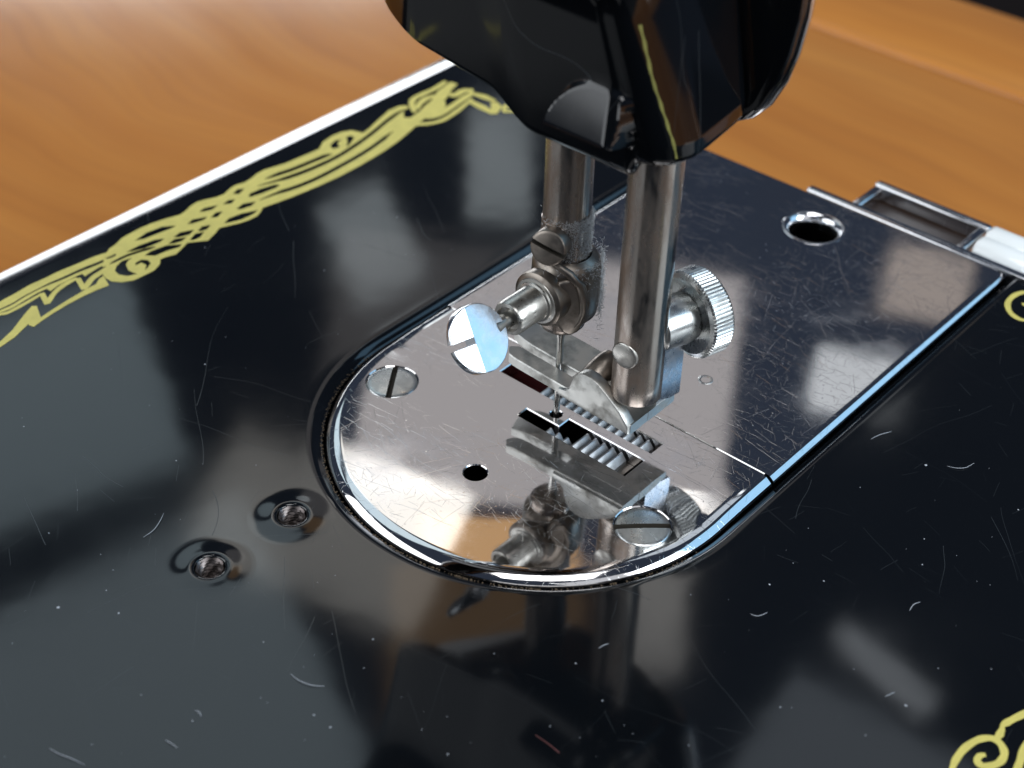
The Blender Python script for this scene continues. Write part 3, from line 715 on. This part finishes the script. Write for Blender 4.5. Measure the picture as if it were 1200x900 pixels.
# downward tongue of the clamp and the curved thread guide lying over it
tg = MB()
def bar_pt(az, r, z): return (NA[0]+r*math.cos(math.radians(az)), NA[1]+r*math.sin(math.radians(az)), z)
tube(tg, [bar_pt(186, 3.6, 24.6), bar_pt(205, 4.0, 24.3), bar_pt(226, 4.4, 23.5), bar_pt(240, 4.6, 22.0), bar_pt(247, 4.65, 20.2), bar_pt(249, 4.6, 18.4), bar_pt(245, 4.4, 16.9), bar_pt(236, 4.2, 15.9)], [.3, .42, .48, .5, .5, .45, .38, .25], 12)
tg.build('thread_guide', STEELD, nbar, (0, -3, 20), 60)
tn = MB()
prism(tn, [(-1.5, 22.4), (-1.7, 19.5), (-1.5, 16.9), (-.8, 15.5), (.1, 15.0), (1.0, 15.4), (1.9, 17.0), (2.3, 19.2), (1.6, 21.8), (.2, 22.8)], lambda x, y, t: (NA[0]-.64*t+.77*x*-1*-1, NA[1]-.77*t-.64*x, y), 2.6, 4.45, .35)
tn.build('clamp_tongue', STEELD, nbar, (0, -2, 18), 45)
# screw sleeve, neck and coin-shaped thumb head
sv = MB()
AZ = 19.55
lathe(sv, [(2.95, 2.2), (2.95, 2.9), (2.75, 3.2), (2.45, 3.25), (2.4, 3.5), (2.15, 3.6), (2.1, 3.8), (2.1, 7.6), (1.95, 7.9), (1.55, 7.95), (1.45, 7.5), (.95, 7.4), (.92, 8.2), (1.0, 9.3), (1.1, 10.4)], (1.0, .1, AZ), ax, n=40)
sv.build('clamp_screw_sleeve', STEEL, clo, (-4, .1, AZ), 35)
coin = MB()
th = math.radians(36); nrm = Vector((0, -math.cos(th), math.sin(th)))
e1 = Vector((-1, 0, 0)); e2 = nrm.cross(e1)
rt = math.radians(-9); e1, e2 = e1*math.cos(rt)+e2*math.sin(rt), e2*math.cos(rt)-e1*math.sin(rt)
CC = Vector((-12.15, .05, AZ+.15)); CR = 3.85; HT = .82; SW = .42; SB = .95
pl = []
a_s = math.asin(SW/CR)
for k in range(73):
    a = a_s+(2*PI-2*a_s)*k/72; pl.append((CR*math.cos(a), CR*math.sin(a)))
# add exact points where the grinding line crosses the rim
al = math.acos(SB/CR)
pl.append((SB, CR*math.sin(al))); pl.append((SB, -CR*math.sin(al)))
pl.sort(key=lambda p: math.atan2(p[1], p[0]) % (2*PI))
pl = [p for p in pl] + [(SB, -SW), (SB, SW)]
def hz(x): return HT - max(0, x-SB)*.17
def T3(x, y, z): return tuple(CC+e1*x+e2*y+nrm*z)
ins_ = .965
inn = [(x*ins_, y*ins_) if math.hypot(x, y) > CR*.99 else (x, y) for x, y in pl]
npl = len(pl)
for sgn in (1, -1):
    for part in (0, 1):
        poly = [p for p in inn if (p[0] <= SB*1.0001 if part == 0 else p[0] >= SB*.96-1e-6 and True)]
        if part == 0:
            poly = [p for p in inn if p[0] <= SB+1e-4 and math.hypot(*p) > 1.2]
            f_ = MB(); fill(f_, poly, [], 0); coin.add([T3(x, y, sgn*hz(SB)) for x, y, _ in f_.v], f_.f)
        else:
            for s2 in (1, -1):
                q = [p for p in inn if p[0] > SB*.9 and p[1]*s2 > SW*.9]
                q = sorted(q, key=lambda p: math.atan2(p[1]*s2, p[0])) 
                q = [p for p in q if math.hypot(*p) > 1.2]
                q2 = [(SB, s2*SW)]+q
                q2 = [p for p in q2 if True]
                if q2[-1][0] > SB+.02: q2.append((SB*.965, s2*CR*math.sin(al)*.965))
                coin.add([T3(x, y, sgn*hz(max(x, SB))) for x, y in q2], [tuple(range(len(q2)))])
rings = []
for f_, dz in ((ins_, 0), (.99, .06), (1.0, .16)):
    rings.append([T3(x*f_ if math.hypot(x, y) > CR*.99 else x, y*f_ if math.hypot(x, y) > CR*.99 else y, hz(x)-dz*(math.hypot(x, y) > CR*.99)) for x, y in pl])
for f_, dz in ((1.0, .16), (.99, .06), (ins_, 0)):
    rings.append([T3(x*f_ if math.hypot(x, y) > CR*.99 else x, y*f_ if math.hypot(x, y) > CR*.99 else y, -(hz(x)-dz*(math.hypot(x, y) > CR*.99))) for x, y in pl])
loft(coin, rings, False, False)
coin.build('thumb_screw_head', BRIGHT, clo, tuple(CC), 30)
# slotted screw high on the bar
us = MB(); slot_head(us, 2.08, .26, .75, 1.5, .18, 0, (0, 0, 0), n=40, under=.6)
so = Vector((-.2, -.35, 26.4)); ua, ux, uy = frame((-.93, -.30, .22))
us2 = MB(); rot = math.radians(-15)
gx = ux*math.cos(rot)+uy*math.sin(rot); gy = ux*-math.sin(rot)+uy*math.cos(rot)
us2.add([so+gx*p[0]+gy*p[1]+ua*p[2] for p in us.v], us.f)
lathe(us2, [(1.2, -3), (1.2, 0)], so, ua, n=20)
us2.second = us.second; us2.build('bar_screw', STEELD, nbar, tuple(so), 40, mat2=SLOTM)
nd = MB(); lathe(nd, [(.62, 14), (.62, 12.6), (.42, 11.4), (.40, 6), (.38, 2), (.30, -2), (.05, -5)], (NA[0], NA[1], 0), n=20)
nd.build('needle', NEEDLEM, nbar, (NA[0], NA[1], 6), 60)

# ---- presser bar with foot
PA = (3.0, -11.0)
pb = MB(); rings = []
for z, r, cut in ((9.4, 2.7, 1.25), (9.5, 2.85, 1.33), (9.65, 2.92, 1.38), (12, 2.92, 1.4), (16, 2.92, 1.4), (18.5, 2.92, 1.55), (19.6, 2.92, 1.9), (20.6, 2.92, 2.4), (21.4, 2.92, 2.95), (26, 2.92, 3), (34, 2.92, 3), (70, 2.92, 3)):
    rings.append([(PA[0]+min(r*math.cos(2*PI*k/72), cut), PA[1]+r*math.sin(2*PI*k/72), z) for k in range(72)])
loft(pb, rings); pbar = pb.build('presser_bar', BARM, mach, (PA[0], PA[1], 40), 50)
rv = MB(); lathe(rv, [(1.62, -.6), (1.62, .05), (1.5, .12), (1.3, .17), (.7, .24), (.02, .26)], (.12, -11.0, 16.3), (-1, -.05, 0), n=32, closed=False)
rv.build('bar_rivet', STEEL, pbar, (.1, -11, 16.3), 60)
ft = empty('presser_foot', (4, -4, 6), mach)
def zb(v): return 5.75+max(0, v+12)*.042+(max(0, v-4.2)**2)*.035
def toe(mb, u0, u1, v0, v1, th, n=26, round_tip=True):
    rg = []
    for k in range(n+1):
        v = v0+(v1-v0)*k/n; s = 0
        if round_tip and v > v1-1.4: s = (1-math.sqrt(max(0, 1-((v-(v1-1.4))/1.4)**2)))*(u1-u0)*.42
        z = zb(v); b_ = .12
        sec = [(u0+s+b_, z), (u1-s-b_, z), (u1-s, z+b_), (u1-s, z+th-b_), (u1-s-b_, z+th), (u0+s+b_, z+th), (u0+s, z+th-b_), (u0+s, z+b_)]
        rg.append([(x, v, q) for x, q in sec])
    loft(mb, rg)
tb = MB(); toe(tb, .2, 2.5, -12.6, 6.6, 1.35); toe(tb, 3.6, 8.7, -12.6, 8.8, 1.35); toe(tb, 2.3, 3.9, -12.55, -2.2, 1.3, 8, False)
tb.build('foot_sole', FOOTM, ft, (4, -2, 6.5), 35)
hp = MB()
hpo = [(-12.55, 5.95), (-12.5, 7.0), (-11.2, 8.5), (-9.2, 9.95), (-8.0, 10.75), (-6.9, 11.2), (-5.9, 11.2), (-5.0, 10.8), (-4.4, 10.1), (-4.05, 9.2), (-3.8, 8.1), (-3.3, 7.5), (-2.2, 7.3), (-2.0, 6.3)]
prism(hp, hpo, lambda x, y, t: (t, x, y), -.25, 1.25, .22)
hp.build('foot_neck_plate', FOOTM, ft, (.5, -8, 8), 40)
sd = MB(); rings = []
for t in range(9):
    f = t/8; u = 1.0+3.6*f
    h = 10.3+1.7*math.sin(f*PI/2); lo = 7.0
    vc = -5.5-.5*f; w = 2.1+.2*f
    sec = []
    for k in range(17):
        a = PI*k/16; sec.append((u, vc+w*math.cos(a), lo+(h-lo)*math.sin(a)**.8))
    rings.append(sec)
loft(sd, rings); sd.build('foot_saddle', STEELD, ft, (3, -7, 9), 50)
# shank block clamped against the flat of the bar
bk = MB()
rtz = math.radians(-9)
def rot2(x, y, c=(5.2, -11.6)): return (c[0]+(x-c[0])*math.cos(rtz)-(y-c[1])*math.sin(rtz), c[1]+(x-c[0])*math.sin(rtz)+(y-c[1])*math.cos(rtz))
prism(bk, [(5.5, -12.3), (9.3, -12.3), (9.3, -8.6), (5.5, -8.6)], lambda x, y, t: (*rot2(x, y), t), 6.8, 16.7, .28)
bk.build('foot_shank', SHANK, ft, (6.5, -10.5, 12), 40)
tsx = Vector((math.cos(math.radians(-16)), math.sin(math.radians(-16)), 0)); TC = Vector((9.75, -12.25, 17.3))
ts = MB()
def kn_mod(j, i): return 1-.022*(i % 3 == 0)-.0*(j)
lathe(ts, [(2.2, -5), (2.9, -4.4), (3.05, -1.2), (2.9, -.1), (2.8, .05)], TC, tsx, n=48)
lathe(ts, [(2.5, .1), (3.9, .12), (4.25, -.05), (4.55, -.12)], TC, tsx, n=216, closed=False)
lathe(ts, [(4.55, -.12), (5.0, .1)], TC, tsx, n=216, closed=False)
lathe(ts, [(5.0, .1), (5.25, .35), (5.25, 2.7), (5.0, 3.0)], TC, tsx, n=216, closed=False, mod=lambda j, i: 1-.028*(i % 3 == 0))
lathe(ts, [(5.0, 3.0), (3.5, 3.2), (.02, 3.25)], TC, tsx, n=216, closed=False)
ts.build('foot_thumb_screw', NICKEL, pbar, tuple(TC), 30)

# ------------------------------------------------------------------ dust, lint fibres and bar fuzz
rn = random.Random(11)
fz = MB()
for k in range(2600):
    az = rn.gauss(268, 42); z = 29.2-abs(rn.gauss(0, 1))*3.3
    if z < 20.5: z = rn.uniform(21, 28)
    r0 = 2.85 if z > 24 else 4.25
    p = Vector(bar_pt(az, r0, z)); o = Vector((p.x-NA[0], p.y-NA[1], 0)).normalized()
    L = rn.uniform(.1, .36)
    q = p + (o*rn.uniform(.15, 1)+Vector((rn.uniform(-1, 1), rn.uniform(-1, 1), rn.uniform(-1, 1)))).normalized()*L
    mid = (p+q)/2+Vector((rn.uniform(-1, 1), rn.uniform(-1, 1), rn.uniform(-1, 1)))*.08
    w = rn.uniform(.015, .04)
    tube(fz, [p, mid, q], [w, w, w*.6], 3)
for k in range(900):
    az = rn.gauss(318, 12); z = rn.gauss(19, 2.2)
    p = Vector(bar_pt(az, 4.25+rn.random()*.25, z)); q = p+Vector((rn.uniform(-1, 1), rn.uniform(-1, 1), rn.uniform(-1, 1)))*.5
    tube(fz, [p, (p+q)/2+Vector((rn.uniform(-.1, .1), rn.uniform(-.1, .1), rn.uniform(-.1, .1))), q], rn.uniform(.012, .035), 3)
tag(fz.build('lint_fuzz', LINTM, None, (3, 0, 24), 180), 'grey lint and dust clinging round the lower needle bar and its clamp', 'lint', kind='stuff')
SPECK = [(-41.6, 45.6), (-57, 18.3), (-53.3, 13), (-63.2, 17.6), (-52.1, 16.6), (-49.7, 18.5), (-58.8, 2.5), (-57.6, -3.8), (-65.9, 1.1), (-51.2, -6.5), (-41.6, -11.3), (-49.2, -12), (-38.2, -9.2), (-49.2, -14.3), (-9, -54.8), (-8.3, -48.4), (-2.4, -54.8), (1.2, -58.9), (-15, -53.8), (6.5, -33.5), (.6, -35.3), (.5, -39.3), (-3.9, -35.2), (-10.9, -29.8), (10, -46), (11, -43.4), (13.8, -44.1), (25.2, -37.9), (16.5, -34.2), (-28.8, -31.9), (-34.8, -30.1), (-44, -25), (-13.5, 41.7), (5.7, 43.5), (-18.7, 46), (-20.4, 50.5), (16.1, 38.2), (22.2, 45.7), (10.7, 54.7), (-1.5, 59.7), (-49.1, 21.4), (-56.6, -3.4), (-27.8, 20.1), (-50.8, 28.3), (-33.5, 27.5)]
du = MB()
def fleck(x, y, s, z=.0):
    n = rn.choice((4, 5, 6)); a0 = rn.random()*6; el = rn.uniform(.5, 1)
    ro = rn.random()*PI
    pts = []
    for k in range(n):
        t = a0+2*PI*k/n; px, py = s*math.cos(t)*rn.uniform(.7, 1.1), s*el*math.sin(t)
        pts.append((x+px*math.cos(ro)-py*math.sin(ro), y+px*math.sin(ro)+py*math.cos(ro), z))
    top = (x, y, z+s*.55)
    du.add(pts+[top], [(k, (k+1) % n, n) for k in range(n)])
def on_plate(x, y): return (x >= 0 and abs(y) < 30.5 and x < 69) or math.hypot(x, y) < 30.5
for k, (x, y) in enumerate(SPECK): fleck(x, y, rn.uniform(.16, .24) if k in (1, 2, 14, 27) else rn.uniform(.05, .13), .02)
for k in range(260):
    x, y = rn.uniform(-75, 68), rn.uniform(-72, 66)
    if on_plate(x, y): continue
    fleck(x, y, rn.uniform(.02, .06) if rn.random() < .93 else rn.uniform(.07, .12), .02)
for k in range(150):
    x, y = rn.uniform(-24, 66), rn.uniform(-24, 24)
    if math.hypot(min(x, 0), y) > 20 or (-14 < y < 12 and -2 < x < 9): continue
    fleck(x, y, rn.uniform(.03, .075), PZ+.01)
gm = MB(); keep_ = du; du = gm
for k in range(420):
    a = -PI/2-PI*rn.betavariate(2, 1.6); d = R+rn.uniform(.22, .6)
    du = gm; fleck(d*math.cos(a), d*math.sin(a), rn.uniform(.05, .15), -1.0+(d-R-.2)*.6)
tag(gm.build('gap_grime', GRIMEM, None, (-20, 0, -1), 180), 'brown grime and lint caught in the gap round the needle plate nose', 'grime', kind='stuff')
du = keep_
tag(du.build('dust_specks', DUSTM, None, (0, 0, 0), 180), 'pale dust specks and crumbs scattered over the black bed and chrome plate', 'dust', kind='stuff')
FIB = [
 ([(-44.3, 20.1), (-42.9, 20.1), (-41.5, 20.7), (-40.3, 21.5)], 'curved white lint fibre lying left of the two raised screw holes'),
 ([(24.9, -30.6), (26.2, -31), (27.9, -31.7)], 'short pale fibre close beside the long straight edge of the slide plate'),
 ([(26.7, -39.9), (27.1, -41), (27.9, -41.7), (29.4, -42)], 'kinked pale fibre farthest out on the black bed beside the slide plate'),
 ([(2.8, -48.5), (3.8, -48.4), (4.7, -48.7)], 'stubby blue-white fibre alone on the dark bed between needle plate and right-hand scroll'),
 ([(-47.1, -6.4), (-47.2, -7.7), (-46.8, -9.1), (-46, -10.1)], 'hooked fibre on the bed between raised screw holes and bottom edge'),
 ([(-68.9, 3.7), (-68.7, 2.3), (-68.3, 1.1), (-67.9, -.4)], 'long faint fibre at the bottom left corner of the photo'),
 ([(-60.9, -3.7), (-60.85, -4.4), (-60.75, -5.3)], 'straight short fibre near the bottom edge left of centre'),
 ([(-56.6, -3), (-56.5, -3.5), (-56.7, -4)], 'tiny comma-shaped crumb of lint above the straight short fibre'),
 ([(-9.4, -52.7), (-8.3, -53.1)], 'small dash of lint beside the gold spiral at the lower right'),
 ([(-23.6, -27.3), (-22.9, -27.5), (-22.4, -27.7)], 'small white thread end on the reflection of the presser bar below the needle plate'),
 ([(-9, -36.2), (-8.8, -37), (-7.6, -37.4)], 'V-shaped wisp of lint on the bed below right of the needle plate'),
]
for pts, lab in FIB:
    m = MB(); n = len(pts)
    P3 = [Vector((x, y, .07+.10*math.sin(PI*i/(n-1)))) for i, (x, y) in enumerate(pts)]
    Q = []
    for i in range(n-1):
        for k in range(4): 
            t = k/4; p0, p1, p2, p3 = P3[max(i-1, 0)], P3[i], P3[i+1], P3[min(i+2, n-1)]
            Q.append(.5*((2*p1)+(-p0+p2)*t+(2*p0-5*p1+4*p2-p3)*t*t+(-p0+3*p1-3*p2+p3)*t**3))
    Q.append(P3[-1])
    tube(m, Q, [.014+.02*math.sin(PI*(i+.5)/len(Q)) for i in range(len(Q))], 6)
    tag(m.build('lint_fibre', DUSTM, None, pts[0]+(0,), 180), lab, 'lint fibre', 'lint fibres on the black bed')
m = MB(); tube(m, [(-36.6, -29.8, .05), (-36.63, -31.4, .1), (-36.74, -32.9, .05)], .045, 6)
tag(m.build('lint_fibre', plain('red_thread', (.16, .05, .05, 1), .8), None, (-36.6, -29.8, 0), 180), 'reddish thread end on the dark mirror image of the head at bottom centre', 'lint fibre', 'lint fibres on the black bed')
